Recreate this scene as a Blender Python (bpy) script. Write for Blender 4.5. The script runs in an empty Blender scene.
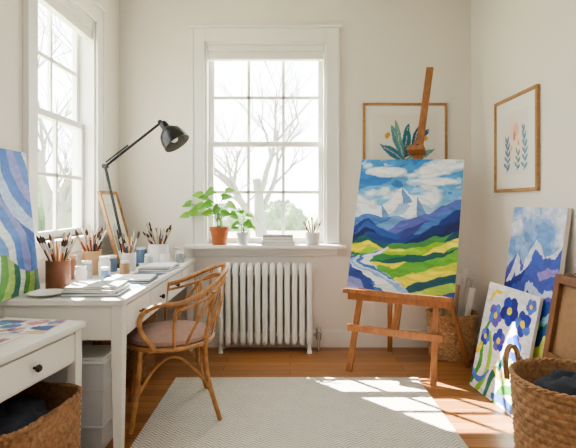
import bpy, math, random
import numpy as np
from mathutils import Vector, Matrix, Euler
random.seed(4)
scene = bpy.context.scene
COL = scene.collection
pi = math.pi

def lin(c):
    c = [x/255.0 for x in c]
    return tuple((x/12.92 if x <= 0.04045 else ((x+0.055)/1.055)**2.4) for x in c)

# ------------------------------------------------------------ materials
def new_mat(name):
    m = bpy.data.materials.new(name); m.use_nodes = True
    nt = m.node_tree
    return m, nt, nt.nodes['Principled BSDF']

def M(name, col, rough=0.5, var=0.08, scale=12, bump=0.0, bscale=80, metal=0.0, stretch=(1,1,1), spec=0.5):
    m, nt, b = new_mat(name)
    c = lin(col)
    tc = nt.nodes.new('ShaderNodeTexCoord'); mp = nt.nodes.new('ShaderNodeMapping')
    mp.inputs['Scale'].default_value = stretch
    nt.links.new(tc.outputs['Object'], mp.inputs['Vector'])
    n = nt.nodes.new('ShaderNodeTexNoise'); n.inputs['Scale'].default_value = scale; n.inputs['Detail'].default_value = 4
    nt.links.new(mp.outputs[0], n.inputs['Vector'])
    r = nt.nodes.new('ShaderNodeValToRGB')
    r.color_ramp.elements[0].position = 0.3; r.color_ramp.elements[1].position = 0.7
    r.color_ramp.elements[0].color = (*[max(0, x*(1-var)) for x in c], 1)
    r.color_ramp.elements[1].color = (*[min(1, x*(1+var)) for x in c], 1)
    nt.links.new(n.outputs['Fac'], r.inputs['Fac'])
    nt.links.new(r.outputs['Color'], b.inputs['Base Color'])
    b.inputs['Roughness'].default_value = rough
    b.inputs['Metallic'].default_value = metal
    b.inputs['Specular IOR Level'].default_value = spec
    if bump:
        n2 = nt.nodes.new('ShaderNodeTexNoise'); n2.inputs['Scale'].default_value = bscale
        nt.links.new(mp.outputs[0], n2.inputs['Vector'])
        bp = nt.nodes.new('ShaderNodeBump'); bp.inputs['Strength'].default_value = bump; bp.inputs['Distance'].default_value = 0.005
        nt.links.new(n2.outputs['Fac'], bp.inputs['Height']); nt.links.new(bp.outputs[0], b.inputs['Normal'])
    return m

wall_m = M('plaster', (238, 233, 225), 0.85, 0.015, 2, 0.06, 180, spec=0.2)
ceil_m = M('ceiling_paint', (243, 240, 235), 0.9, 0.01, 2)
trim_m = M('trim_paint', (241, 239, 234), 0.4, 0.01, 3)
white_furn = M('white_furniture_paint', (234, 230, 223), 0.4, 0.02, 4)
rad_m = M('radiator_enamel', (241, 238, 232), 0.35, 0.01, 5)
wood_easel = M('easel_wood', (148, 98, 60), 0.45, 0.25, 9, 0.15, 60, stretch=(6, 6, 0.7))
wood_frame = M('oak_frame', (170, 130, 88), 0.5, 0.2, 14, stretch=(1, 1, 3))
wood_dark = M('brown_wood', (120, 82, 54), 0.55, 0.25, 10, stretch=(5, 5, 1))
rattan = M('rattan', (172, 124, 78), 0.42, 0.28, 30, 0.1, 120)
wicker = M('wicker', (158, 120, 84), 0.65, 0.35, 60, 0.3, 200)
wicker_light = M('light_wicker', (188, 152, 114), 0.65, 0.35, 60, 0.3, 200)
wicker_dark = M('dark_wicker', (142, 104, 72), 0.65, 0.35, 60, 0.3, 200)
terracotta = M('terracotta', (172, 102, 66), 0.75, 0.1, 20, 0.1)
brown_cer = M('brown_ceramic', (124, 80, 56), 0.45, 0.12, 20)
white_cer = M('white_ceramic', (236, 234, 230), 0.3, 0.03, 10)
grey_cer = M('grey_ceramic', (150, 155, 160), 0.4, 0.08, 15)
pale_grey = M('pale_grey_ceramic', (196, 198, 200), 0.4, 0.05, 15)
tan_cer = M('tan_ceramic', (186, 150, 112), 0.5, 0.12, 20)
blue_cer = M('blue_ceramic', (96, 122, 150), 0.4, 0.1, 15)
soil = M('soil', (60, 42, 30), 0.95, 0.3, 60, 0.5)
leaf_m = M('leaf_green', (92, 150, 48), 0.42, 0.22, 18)
leaf_l = M('leaf_light', (130, 184, 68), 0.42, 0.2, 18)
stem_m = M('stem_green', (110, 140, 66), 0.5, 0.1, 20)
black_m = M('black_metal', (26, 27, 30), 0.32, 0.1, 10, metal=0.3)
white_in = M('lamp_inner', (120, 118, 114), 0.4, 0.02, 5)
seat_m = M('seat_fabric', (160, 130, 118), 0.9, 0.12, 40, 0.4, 260)
paper_m = M('paper', (244, 242, 236), 0.85, 0.02, 6)
canvas_edge = M('canvas_edge', (226, 218, 204), 0.9, 0.05, 40, 0.2, 400)
cloth_dark = M('dark_cloth', (56, 60, 70), 0.95, 0.2, 14, 0.4, 200)
cloth_blue = M('slate_cloth', (58, 62, 70), 0.95, 0.2, 14, 0.4, 200)
metal_m = M('ferrule_metal', (190, 188, 182), 0.3, 0.05, 10, metal=0.9)
bristle_m = M('bristle', (70, 48, 34), 0.8, 0.2, 40)
bristle_l = M('bristle_pale', (214, 196, 160), 0.8, 0.15, 40)
h_cols = [M('handle_walnut', (112, 62, 36), 0.35, .1), M('handle_black', (40, 36, 36), 0.3, .1), M('handle_natural', (204, 166, 116), 0.4, .1),
          M('handle_red', (150, 58, 40), 0.35, .1), M('handle_cream', (226, 216, 198), 0.4, .05), M('handle_blue', (62, 84, 116), 0.35, .1)]
bark_m = M('pale_bark', (128, 126, 122), 0.95, 0.06, 3)
grass_m = M('pale_lawn', (146, 154, 120), 0.95, 0.1, 1.5)
hedge_m = M('hazy_shrub', (122, 136, 108), 0.95, 0.15, 2)
book_cols = [M('book_white', (232, 230, 226), .6, .03), M('book_slate', (96, 108, 126), .6, .06), M('book_grey', (176, 178, 178), .6, .05),
             M('book_navy', (52, 66, 92), .6, .06), M('book_tan', (196, 170, 136), .6, .06)]
def plastic():
    m, nt, b = new_mat('frosted_plastic')
    n = nt.nodes.new('ShaderNodeTexNoise'); n.inputs['Scale'].default_value = 6
    r = nt.nodes.new('ShaderNodeValToRGB')
    r.color_ramp.elements[0].color = (.72, .73, .74, 1); r.color_ramp.elements[1].color = (.84, .84, .84, 1)
    nt.links.new(n.outputs['Fac'], r.inputs['Fac']); nt.links.new(r.outputs[0], b.inputs['Base Color'])
    b.inputs['Roughness'].default_value = 0.35; b.inputs['Transmission Weight'].default_value = 0.25
    return m
plastic_m = plastic()
def glassmat(name, fac=0.06):
    m = bpy.data.materials.new(name); m.use_nodes = True; nt = m.node_tree
    nt.nodes.remove(nt.nodes['Principled BSDF']); out = nt.nodes['Material Output']
    t = nt.nodes.new('ShaderNodeBsdfTransparent'); g = nt.nodes.new('ShaderNodeBsdfGlossy'); g.inputs['Roughness'].default_value = 0.03
    mx = nt.nodes.new('ShaderNodeMixShader')
    lw = nt.nodes.new('ShaderNodeLayerWeight'); lw.inputs['Blend'].default_value = 0.15
    mu = nt.nodes.new('ShaderNodeMath'); mu.operation = 'MULTIPLY'; mu.inputs[1].default_value = fac*4
    nt.links.new(lw.outputs['Fresnel'], mu.inputs[0]); nt.links.new(mu.outputs[0], mx.inputs[0])
    nt.links.new(t.outputs[0], mx.inputs[1]); nt.links.new(g.outputs[0], mx.inputs[2]); nt.links.new(mx.outputs[0], out.inputs['Surface'])
    return m
glass_m = glassmat('window_glass')

def floor_mat():
    m, nt, b = new_mat('oak_floor')
    tc = nt.nodes.new('ShaderNodeTexCoord')
    br = nt.nodes.new('ShaderNodeTexBrick'); br.offset = 0.37; br.squash = 1
    br.inputs['Scale'].default_value = 1; br.inputs['Brick Width'].default_value = 1.3; br.inputs['Row Height'].default_value = 0.085
    br.inputs['Mortar Size'].default_value = 0.0022; br.inputs['Bias'].default_value = 0.0
    br.inputs['Color1'].default_value = (*lin((186, 134, 92)), 1); br.inputs['Color2'].default_value = (*lin((150, 104, 68)), 1)
    br.inputs['Mortar'].default_value = (*lin((80, 50, 32)), 1)
    nt.links.new(tc.outputs['Object'], br.inputs['Vector'])
    mp = nt.nodes.new('ShaderNodeMapping'); mp.inputs['Scale'].default_value = (1.2, 22, 1)
    nt.links.new(tc.outputs['Object'], mp.inputs['Vector'])
    n = nt.nodes.new('ShaderNodeTexNoise'); n.inputs['Scale'].default_value = 4; n.inputs['Detail'].default_value = 6
    nt.links.new(mp.outputs[0], n.inputs['Vector'])
    r = nt.nodes.new('ShaderNodeValToRGB'); r.color_ramp.elements[0].position = .3; r.color_ramp.elements[1].position = .75
    r.color_ramp.elements[0].color = (.74, .72, .68, 1); r.color_ramp.elements[1].color = (1.12, 1.1, 1.06, 1)
    nt.links.new(n.outputs['Fac'], r.inputs['Fac'])
    mx = nt.nodes.new('ShaderNodeMix'); mx.data_type = 'RGBA'; mx.blend_type = 'MULTIPLY'; mx.inputs['Factor'].default_value = 1
    nt.links.new(br.outputs['Color'], mx.inputs[6]); nt.links.new(r.outputs['Color'], mx.inputs[7])
    nt.links.new(mx.outputs[2], b.inputs['Base Color'])
    b.inputs['Roughness'].default_value = 0.3
    bp = nt.nodes.new('ShaderNodeBump'); bp.inputs['Strength'].default_value = 0.25; bp.inputs['Distance'].default_value = 0.002
    inv = nt.nodes.new('ShaderNodeMath'); inv.operation = 'SUBTRACT'; inv.inputs[0].default_value = 1
    nt.links.new(br.outputs['Fac'], inv.inputs[1]); nt.links.new(inv.outputs[0], bp.inputs['Height']); nt.links.new(bp.outputs[0], b.inputs['Normal'])
    return m
floor_m = floor_mat()

def rug_mat():
    m, nt, b = new_mat('woven_rug')
    tc = nt.nodes.new('ShaderNodeTexCoord'); sp = nt.nodes.new('ShaderNodeSeparateXYZ')
    nt.links.new(tc.outputs['Object'], sp.inputs[0])
    def mth(op, a, bb=None, c=None):
        n = nt.nodes.new('ShaderNodeMath'); n.operation = op
        for i, x in enumerate((a, bb, c)):
            if x is None: continue
            if isinstance(x, (int, float)): n.inputs[i].default_value = x
            else: nt.links.new(x, n.inputs[i])
        return n.outputs[0]
    px = mth('PINGPONG', sp.outputs['X'], 0.030)
    s = mth('ADD', mth('MULTIPLY', px, 0.9), sp.outputs['Y'])
    w = mth('PINGPONG', s, 0.011)
    line = mth('GREATER_THAN', w, 0.0068)
    n = nt.nodes.new('ShaderNodeTexNoise'); n.inputs['Scale'].default_value = 120
    nt.links.new(tc.outputs['Object'], n.inputs['Vector'])
    n3 = nt.nodes.new('ShaderNodeTexNoise'); n3.inputs['Scale'].default_value = 9
    nt.links.new(tc.outputs['Object'], n3.inputs['Vector'])
    pat = mth('MULTIPLY', line, mth('ADD', 0.5, n3.outputs['Fac']))
    r = nt.nodes.new('ShaderNodeMix'); r.data_type = 'RGBA'
    nt.links.new(mth('MULTIPLY', pat, mth('MULTIPLY', n.outputs['Fac'], 1.5)), r.inputs[0])
    r.inputs[6].default_value = (*lin((222, 215, 204)), 1); r.inputs[7].default_value = (*lin((148, 141, 134)), 1)
    nt.links.new(r.outputs[2], b.inputs['Base Color']); b.inputs['Roughness'].default_value = 0.95
    b.inputs['Specular IOR Level'].default_value = 0.1
    bp = nt.nodes.new('ShaderNodeBump'); bp.inputs['Strength'].default_value = 0.55
    nt.links.new(mth('ADD', w, mth('MULTIPLY', n.outputs['Fac'], 0.02)), bp.inputs['Height'])
    bp.inputs['Distance'].default_value = 0.3
    nt.links.new(bp.outputs[0], b.inputs['Normal'])
    return m
rug_m = rug_mat()

def paint_mat():
    m, nt, b = new_mat('brushed_paint')
    a = nt.nodes.new('ShaderNodeAttribute'); a.attribute_name = 'Col'
    nt.links.new(a.outputs['Color'], b.inputs['Base Color']); b.inputs['Roughness'].default_value = 0.55
    tc = nt.nodes.new('ShaderNodeTexCoord'); n = nt.nodes.new('ShaderNodeTexNoise'); n.inputs['Scale'].default_value = 90
    mp = nt.nodes.new('ShaderNodeMapping'); mp.inputs['Scale'].default_value = (0.4, 1, 1.6)
    nt.links.new(tc.outputs['Object'], mp.inputs[0]); nt.links.new(mp.outputs[0], n.inputs['Vector'])
    bp = nt.nodes.new('ShaderNodeBump'); bp.inputs['Strength'].default_value = 0.2; bp.inputs['Distance'].default_value = 0.003
    nt.links.new(n.outputs['Fac'], bp.inputs['Height']); nt.links.new(bp.outputs[0], b.inputs['Normal'])
    return m
paint_m = paint_mat()

# ------------------------------------------------------------ mesh builder
def smoothpts(pts, n=8):
    pts = [Vector(p) for p in pts]
    P = [pts[0]*2-pts[1]] + pts + [pts[-1]*2-pts[-2]]
    out = []
    for i in range(1, len(P)-2):
        for k in range(n):
            t = k/n
            a, b, c, d = P[i-1], P[i], P[i+1], P[i+2]
            out.append(0.5*((2*b)+(c-a)*t+(2*a-5*b+4*c-d)*t*t+(3*b-a-3*c+d)*t**3))
    out.append(pts[-1]); return out

class MB:
    def __init__(s): s.v = []; s.f = []; s.mi = []
    def add(s, vs, fs, mi=0):
        o = len(s.v); s.v += [tuple(v) for v in vs]
        s.f += [tuple(i+o for i in f) for f in fs]; s.mi += [mi]*len(fs); return s
    def box(s, x0, x1, y0, y1, z0, z1, mi=0, mat=None):
        vs = [Vector((x, y, z)) for z in (z0, z1) for y in (y0, y1) for x in (x0, x1)]
        if mat is not None: vs = [mat @ v for v in vs]
        return s.add(vs, [(0, 2, 3, 1), (4, 5, 7, 6), (0, 1, 5, 4), (2, 6, 7, 3), (0, 4, 6, 2), (1, 3, 7, 5)], mi)
    def beam(s, a, b, w, d, mi=0, up=(0, 1, 0)):
        a = Vector(a); b = Vector(b); z = (b-a); L = z.length; z.normalize()
        y = Vector(up); y = (y-z*y.dot(z)).normalized(); x = y.cross(z)
        m = Matrix((x, y, z)).transposed().to_4x4(); m.translation = a
        return s.box(-w/2, w/2, -d/2, d/2, 0, L, mi, m)
    def tube(s, pts, r, seg=8, mi=0, closed=False):
        pts = [Vector(p) for p in pts]; n = len(pts)
        rr = r if isinstance(r, (list, tuple)) else [r]*n
        vs = []; prev = None
        for i in range(n):
            if closed: t = pts[(i+1) % n]-pts[i-1]
            else: t = pts[min(i+1, n-1)]-pts[max(i-1, 0)]
            t.normalize()
            if prev is None:
                a = Vector((0, 0, 1)) if abs(t.z) < 0.9 else Vector((1, 0, 0))
                u = (a-t*a.dot(t)).normalized()
            else: u = (prev-t*prev.dot(t)).normalized()
            prev = u; w = t.cross(u)
            for k in range(seg):
                an = 2*pi*k/seg; vs.append(pts[i]+(u*math.cos(an)+w*math.sin(an))*rr[i])
        fs = []
        for i in range(n if closed else n-1):
            j = (i+1) % n
            for k in range(seg):
                l = (k+1) % seg; fs.append((i*seg+k, i*seg+l, j*seg+l, j*seg+k))
        if not closed:
            fs.append(tuple(range(seg))[::-1]); fs.append(tuple((n-1)*seg+k for k in range(seg)))
        return s.add(vs, fs, mi)
    def lathe(s, prof, seg=24, mi=0, mat=None, capb=True, capt=True):
        vs = []
        for r, z in prof:
            for k in range(seg):
                a = 2*pi*k/seg; v = Vector((r*math.cos(a), r*math.sin(a), z)); vs.append(mat @ v if mat is not None else v)
        fs = []
        for i in range(len(prof)-1):
            for k in range(seg):
                l = (k+1) % seg; fs.append((i*seg+k, i*seg+l, (i+1)*seg+l, (i+1)*seg+k))
        if capb: fs.append(tuple(range(seg))[::-1])
        if capt: fs.append(tuple((len(prof)-1)*seg+k for k in range(seg)))
        return s.add(vs, fs, mi)
    def build(s, name, mats, parent=None, loc=(0, 0, 0), rot=(0, 0, 0), smooth=True, bevel=0, label=None, cat=None, group=None, kind=None):
        me = bpy.data.meshes.new(name); me.from_pydata(s.v, [], s.f); me.update()
        if not isinstance(mats, (list, tuple)): mats = [mats]
        for m in mats: me.materials.append(m)
        me.polygons.foreach_set('material_index', s.mi)
        o = bpy.data.objects.new(name, me); COL.objects.link(o)
        o.location = loc; o.rotation_euler = rot
        if parent: o.parent = parent
        if smooth:
            me.polygons.foreach_set('use_smooth', [True]*len(me.polygons))
            try: me.set_sharp_from_angle(angle=math.radians(38))
            except Exception: pass
        if bevel:
            b = o.modifiers.new('bevel', 'BEVEL'); b.width = bevel; b.segments = 2; b.limit_method = 'ANGLE'
        tag(o, label, cat, group, kind); return o

def tag(o, label=None, cat=None, group=None, kind=None):
    if label: o['label'] = label
    if cat: o['category'] = cat
    if group: o['group'] = group
    if kind: o['kind'] = kind
def root(name, loc, rot=(0, 0, 0), label=None, cat=None, group=None, kind=None):
    e = bpy.data.objects.new(name, None); COL.objects.link(e); e.location = loc; e.rotation_euler = rot
    e.empty_display_size = 0.1; tag(e, label, cat, group, kind); return e

# ------------------------------------------------------------ room
XL, XR, YB, YF, ZC = -1.42, 1.51, 3.75, -1.4, 2.95
T = 0.16
MB().box(XL-T, XR+T, YF-T, YB+T, -0.1, 0).build('floor', floor_m, smooth=False, kind='structure', label='honey oak plank floor')
MB().box(XL-T, XR+T, YF-T, YB+T, ZC, ZC+0.1).build('ceiling', ceil_m, smooth=False, kind='structure', label='white ceiling')
W1 = (-0.71, 0.30, 0.86, 2.54)
W2 = (2.50, 3.28, 0.98, 2.52)
m = MB(); m.box(XL-T, W1[0], YB, YB+T, 0, ZC).box(W1[1], XR+T, YB, YB+T, 0, ZC).box(W1[0], W1[1], YB, YB+T, 0, W1[2]).box(W1[0], W1[1], YB, YB+T, W1[3], ZC)
m.build('wall_back', wall_m, smooth=False, kind='structure', label='cream plaster wall with a window opening')
m = MB(); m.box(XL-T, XL, YF, W2[0], 0, ZC).box(XL-T, XL, W2[1], YB, 0, ZC).box(XL-T, XL, W2[0], W2[1], 0, W2[2]).box(XL-T, XL, W2[0], W2[1], W2[3], ZC)
m.build('wall_left', wall_m, smooth=False, kind='structure', label='cream plaster wall with a window opening')
MB().box(XR, XR+T, YF, YB, 0, ZC).build('wall_right', wall_m, smooth=False, kind='structure', label='cream plaster wall')
MB().box(XL-T, XR+T, YF-T, YF, 0, ZC).build('wall_front', wall_m, smooth=False, kind='structure', label='cream plaster wall')
def bb(name, *b):
    x0, x1, y0, y1 = b
    mm = MB().box(x0, x1, y0, y1, 0, 0.13)
    ins = 0.006
    mm.box(x0 if x1-x0 > 1 else (x0 if x0 < 0 else x0+ins), x1 if x1-x0 > 1 else (x1-ins if x0 < 0 else x1), y0+(ins if y1 > 3.74 and x1-x0 > 1 else 0), y1, 0.13, 0.15)
    mm.build(name, trim_m, smooth=False, bevel=0.003, kind='structure', label='white painted baseboard')
bb('baseboard_back', XL+0.02, XR-0.02, YB-0.018, YB)
bb('baseboard_left', XL, XL+0.018, YF, YB)
bb('baseboard_right', XR-0.018, XR, YF, YB)

def window(name, w, h, cols, rows, lab):
    r = root(name, (0, 0, 0), kind='structure', label=lab)
    m = MB(); t = 0.018
    m.box(-w/2, -w/2+t, 0, T, 0, h).box(w/2-t, w/2, 0, T, 0, h).box(-w/2, w/2, 0, T, h-t, h)
    m.build('jamb', trim_m, r, smooth=False)
    c = 0.11
    m = MB(); m.box(-w/2-c, -w/2, -0.022, 0, -0.0, h+c).box(w/2, w/2+c, -0.022, 0, 0, h+c).box(-w/2, w/2, -0.022, 0, h, h+c)
    m.box(-w/2-c-0.012, w/2+c+0.012, -0.036, 0, h+c, h+c+0.022)
    m.box(-w/2-c, -w/2-c+0.02, -0.032, -0.02, 0, h+c).box(w/2+c-0.02, w/2+c, -0.032, -0.02, 0, h+c)
    m.build('casing', trim_m, r, smooth=False, bevel=0.003)
    mid = h*0.5
    for nm, y, z0, z1 in (('upper_sash', 0.105, mid-0.02, h-t), ('lower_sash', 0.07, 0.0, mid+0.02)):
        m = MB(); s = 0.042; x0, x1 = -w/2+t, w/2-t; d = 0.034
        m.box(x0, x0+s, y, y+d, z0, z1).box(x1-s, x1, y, y+d, z0, z1)
        m.box(x0+s, x1-s, y, y+d, z0, z0+s*1.1).box(x0+s, x1-s, y, y+d, z1-s, z1)
        gx0, gx1, gz0, gz1 = x0+s, x1-s, z0+s*1.1, z1-s
        for i in range(1, cols):
            x = gx0+(gx1-gx0)*i/cols; m.box(x-0.0125, x+0.0125, y+0.006, y+0.028, gz0, gz1)
        for i in range(1, rows):
            z = gz0+(gz1-gz0)*i/rows; m.box(gx0, gx1, y+0.006, y+0.028, z-0.0125, z+0.0125)
        m.build(nm, trim_m, r, smooth=False, bevel=0.002)
        MB().add([(gx0, y+0.017, gz0), (gx1, y+0.017, gz0), (gx1, y+0.017, gz1), (gx0, y+0.017, gz1)], [(0, 1, 2, 3)]).build('glass', glass_m, r, smooth=False)
    return r
w1 = window('window_1', W1[1]-W1[0], W1[3]-W1[2], 3, 2, 'white double-hung window with muntins above the radiator')
w1.location = ((W1[0]+W1[1])/2, YB, W1[2])
MB().box(-0.66, 0.66, -0.14, 0.105, -0.028, 0).box(-0.60, 0.60, -0.022, 0, -0.10, -0.028).build('sill', trim_m, w1, smooth=False, bevel=0.004)
w2 = window('window_2', W2[1]-W2[0], W2[3]-W2[2], 2, 2, 'white double-hung window with muntins above the desk')
w2.location = (XL, (W2[0]+W2[1])/2, W2[2]); w2.rotation_euler = (0, 0, pi/2)
MB().box(-0.53, 0.53, -0.06, 0.105, -0.028, 0).box(-0.50, 0.50, -0.022, 0, -0.10, -0.028).build('sill', trim_m, w2, smooth=False, bevel=0.004)

def blind(wd, loc, rz, lab):
    r = root('roller_blind', loc, (0, 0, rz), label=lab, cat='blind')
    m = MB().box(-wd/2, wd/2, 0.0, 0.05, -0.055, 0.0); m.build('headrail', trim_m, r, smooth=False, bevel=0.004)
    m = MB()
    for i in range(4): m.box(-wd/2+0.006, wd/2-0.006, 0.004, 0.046, -0.072-0.012*i+0.003, -0.058-0.012*i)
    m.box(-wd/2+0.004, wd/2-0.004, 0.002, 0.048, -0.12, -0.104)
    m.build('folded_shade', paper_m, r, smooth=False)
blind(W1[1]-W1[0]-0.04, ((W1[0]+W1[1])/2, YB+0.012, W1[3]-0.019), 0, 'white folded shade inside the top of the window')
blind(W2[1]-W2[0]-0.04, (XL-0.012, (W2[0]+W2[1])/2, W2[3]-0.019), pi/2, 'white folded shade inside the top of the side window')

# ------------------------------------------------------------ radiator
RX0, RX1, RY = -0.585, 0.185, 3.655
r = root('radiator', ((RX0+RX1)/2, RY, 0), label='white cast iron column radiator below the window', cat='radiator')
NS = 13; pitch = (RX1-RX0)/NS
m = MB()
for yy in (-0.054, 0.0, 0.054):
    m.tube([(0, yy, 0.10), (0, yy, 0.16), (0, yy, 0.40), (0, yy, 0.60), (0, yy, 0.67)], [0.024, 0.0225, 0.022, 0.0225, 0.024], 12)
for z0, sg in ((0.655, 1), (0.105, -1)):
    m.tube(smoothpts([(0, -0.056, z0-sg*0.03), (0, -0.050, z0+sg*0.018), (0, 0, z0+sg*0.038), (0, 0.050, z0+sg*0.018), (0, 0.056, z0-sg*0.03)], 5), 0.0235, 12)
    m.tube([(0, -0.05, z0), (0, 0.05, z0)], 0.024, 10)
m.tube([(-pitch/2, 0, 0.63), (pitch/2, 0, 0.63)], 0.022, 12); m.tube([(-pitch/2, 0, 0.13), (pitch/2, 0, 0.13)], 0.022, 12)
sec = m.build('section', rad_m, r, loc=(-(NS-1)/2*pitch, 0, 0))
for i in range(1, NS):
    o = sec.copy(); o.parent = r; o.location = ((i-(NS-1)/2)*pitch, 0, 0); COL.objects.link(o)
for i, sx in enumerate((-1, 1)):
    for sy in (-1, 1):
        MB().tube([(0, 0, 0.12), (0, sy*0.004, 0.05), (0, sy*0.01, 0.0)], [0.018, 0.014, 0.022], 8).build('foot', rad_m, r, loc=(sx*(NS-1)/2*pitch, sy*0.05, 0))
MB().tube([(0.385, 0, 0.13), (0.425, 0, 0.13), (0.432, 0, 0.12), (0.432, 0, 0.0)], 0.011, 10).lathe([(0.02, 0.09), (0.024, 0.11), (0.024, 0.14), (0.012, 0.15), (0.022, 0.16), (0.022, 0.185)], 12, 0, Matrix.Translation((0.432, 0, 0))).build('valve', metal_m, r)

# ------------------------------------------------------------ art functions
def vnoise(x, y, seed=0):
    rs = np.random.RandomState(seed); G = rs.rand(64, 64)
    xi = np.floor(x).astype(int); yi = np.floor(y).astype(int); fx = x-xi; fy = y-yi
    fx = fx*fx*(3-2*fx); fy = fy*fy*(3-2*fy)
    g = lambda a, b: G[a % 64, b % 64]
    return (g(xi, yi)*(1-fx)+g(xi+1, yi)*fx)*(1-fy)+(g(xi, yi+1)*(1-fx)+g(xi+1, yi+1)*fx)*fy
def fbm(x, y, seed=0, o=4):
    s = 0; a = .5; t = 0
    for i in range(o): s = s+a*vnoise(x*2**i, y*2**i, seed+i); t += a; a *= .5
    return s/t
def painterly(C, u, v, amt=.16, sx=9, sy=60, seed=20, gam=1.18):
    n = fbm(u*sx+fbm(u*4, v*4, seed+9)*3, v*sy+fbm(u*5, v*5, seed+5)*8, seed, 2)
    C = 255*(np.clip(C, 0, 255)/255)**gam
    return np.clip(C*(1+amt*(n-.5)[..., None]*2), 0, 252)
def interp(u, pts):
    xs, ys = zip(*pts); xs = np.array(xs); ys = np.array(ys)
    i = np.clip(np.searchsorted(xs, u, 'right')-1, 0, len(xs)-2)
    t = np.clip((u-xs[i])/(xs[i+1]-xs[i]), 0, 1); t = t*t*(3-2*t)
    return ys[i]*(1-t)+ys[i+1]*t
def linterp(u, pts):
    xs, ys = zip(*pts); return np.interp(u, xs, ys)
def leafmask(u, v, cx, cy, L, Wd, ang, asp=1.0):
    du = (u-cx)*asp; dv = v-cy; c, s = math.cos(ang), math.sin(ang)
    a = (du*c+dv*s)/L; b = (-du*s+dv*c)/Wd
    return (a > 0) & (a < 1) & (np.abs(b) < np.sin(np.clip(a, 0, 1)*pi)**0.8*0.5)
def stroke(C, u, v, pts, w0, w1, col, asp=1.0):
    P = smoothpts([(a, b, 0) for a, b in pts], 12); n = len(P)
    D = np.full(u.shape, 9.)
    for i, p in enumerate(P):
        w = w0+(w1-w0)*i/(n-1); w *= .55+.45*math.sin(pi*(.12+.76*i/(n-1)))
        D = np.minimum(D, np.sqrt(((u-p.x)*asp)**2+(v-p.y)**2)/w)
    C[D < 1] = col
def art_main(u0, v0):
    u = u0+.018*(fbm(u0*8, v0*8, 3)-.5)*2; v = v0+.013*(fbm(u0*9, v0*9, 7)-.5)*2
    C = np.zeros(u.shape+(3,))
    t = np.clip((v-0.62)/0.36, 0, 1)[..., None]; C[...] = np.array((140, 194, 228))*(1-t)+np.array((76, 152, 210))*t
    f = fbm(u*3.2+v*1.5, v*7.5-u*1.2, 31, 4)
    C[f < .42] = (62, 134, 200)
    for th, c in ((.54, (170, 204, 232)), (.58, (208, 226, 241)), (.62, (240, 245, 249))): C[f > th] = c
    for (cx, cy, rx, ry) in ((.26, .90, .22, .04), (.74, .83, .22, .035)):
        d = ((u-cx)/rx)**2+((v-cy)/ry)**2+.9*(fbm(u*8, v*12, 5)-.5)
        C[d < .95] = (206, 224, 240); C[d < .6] = (242, 246, 250)
    def layer(pts, cols, freq, slope=0.0, lf=False, rough=.02, seed=1, wob=1.5):
        h = (linterp if lf else interp)(u, pts)+rough*(fbm(u*12, u*0+seed, seed)-.5)
        msk = v < h; d = (h-v)
        q = d*freq+(fbm(u*4+d*2, v*6, seed+40)-.5)*wob+u*slope
        idx = np.floor(q).astype(int) % len(cols); C[msk] = np.array(cols)[idx][msk]
    layer([(0, .60), (.14, .635), (.27, .64), (.36, .70), (.45, .79), (.53, .72), (.6, .70), (.72, .64), (.86, .61), (1, .58)], [(226, 236, 246), (244, 247, 251), (176, 204, 232)], 9, 3, True, .02, 2)
    for (cx, top, seed) in ((.45, .79, 3), (.60, .705, 4), (.27, .64, 6)):
        hh = top-np.abs(u-cx)*1.15; cut = top-.13-.08*(fbm(u*20, v*8, seed)-.3)
        ms = (v < hh) & (v > cut) & (u > cx-.004+.10*(top-v)); C[ms] = (118, 156, 206)
        ms = (v < hh) & (v > cut) & (u <= cx-.004+.10*(top-v)); C[ms] = (250, 251, 253)
    layer([(0, .53), (.12, .57), (.28, .545), (.42, .555), (.55, .54), (.70, .59), (.85, .66), (1, .71)], [(88, 134, 196), (122, 164, 214), (104, 116, 190)], 10, 3, seed=8)
    layer([(0, .47), (.12, .53), (.28, .47), (.42, .43), (.56, .47), (.70, .53), (.86, .59), (1, .64)], [(34, 66, 144), (56, 98, 172), (70, 76, 156), (84, 128, 192)], 11, 4, seed=9)
    layer([(0, .40), (.14, .465), (.30, .41), (.46, .38), (.60, .42), (.78, .50), (1, .55)], [(22, 44, 104), (42, 78, 150), (30, 58, 122)], 11, 3, seed=10)
    layer([(0, .37), (.12, .40), (.30, .35), (.48, .35), (.64, .37), (.82, .43), (1, .465)], [(36, 108, 110), (88, 158, 92), (30, 84, 110)], 12, 2, seed=11)
    layer([(0, .335), (.16, .36), (.32, .31), (.48, .315), (.66, .34), (.84, .385), (1, .415)], [(238, 226, 46), (160, 202, 62), (246, 236, 96), (100, 170, 76)], 13, 2, seed=12)
    layer([(0, .26), (.3, .27), (.5, .275), (.70, .29), (.85, .31), (1, .35)], [(60, 142, 84), (34, 104, 104), (126, 188, 72), (28, 72, 112)], 12, 2, seed=13)
    layer([(0, .20), (.4, .20), (.6, .225), (.8, .25), (1, .28)], [(242, 230, 66), (112, 178, 76), (214, 218, 80)], 12, 2, seed=14)
    layer([(0, .08), (.35, .09), (.5, .12), (.7, .16), (1, .20)], [(70, 146, 88), (236, 226, 80), (36, 98, 116), (176, 208, 96), (56, 88, 160)], 12, 2, seed=15)
    layer([(0, .24), (.10, .20), (.20, .13), (.30, .02), (.42, -.1), (1, -.1)], [(96, 104, 178), (60, 88, 164), (140, 150, 204)], 10, 2, seed=16)
    cx = interp(v, [(0, .44), (.06, .38), (.11, .28), (.16, .15), (.20, .09), (.24, .14), (.28, .27), (.32, .36)])
    hw = interp(v, [(0, .17), (.06, .15), (.11, .14), (.16, .12), (.2, .10), (.24, .08), (.28, .05), (.32, .012)])
    ms = (np.abs(u-cx) < hw) & (v < .32)
    q = (u-cx)/hw*1.8+v*16+(fbm(u*8, v*16, 50)-.5)*3
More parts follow.
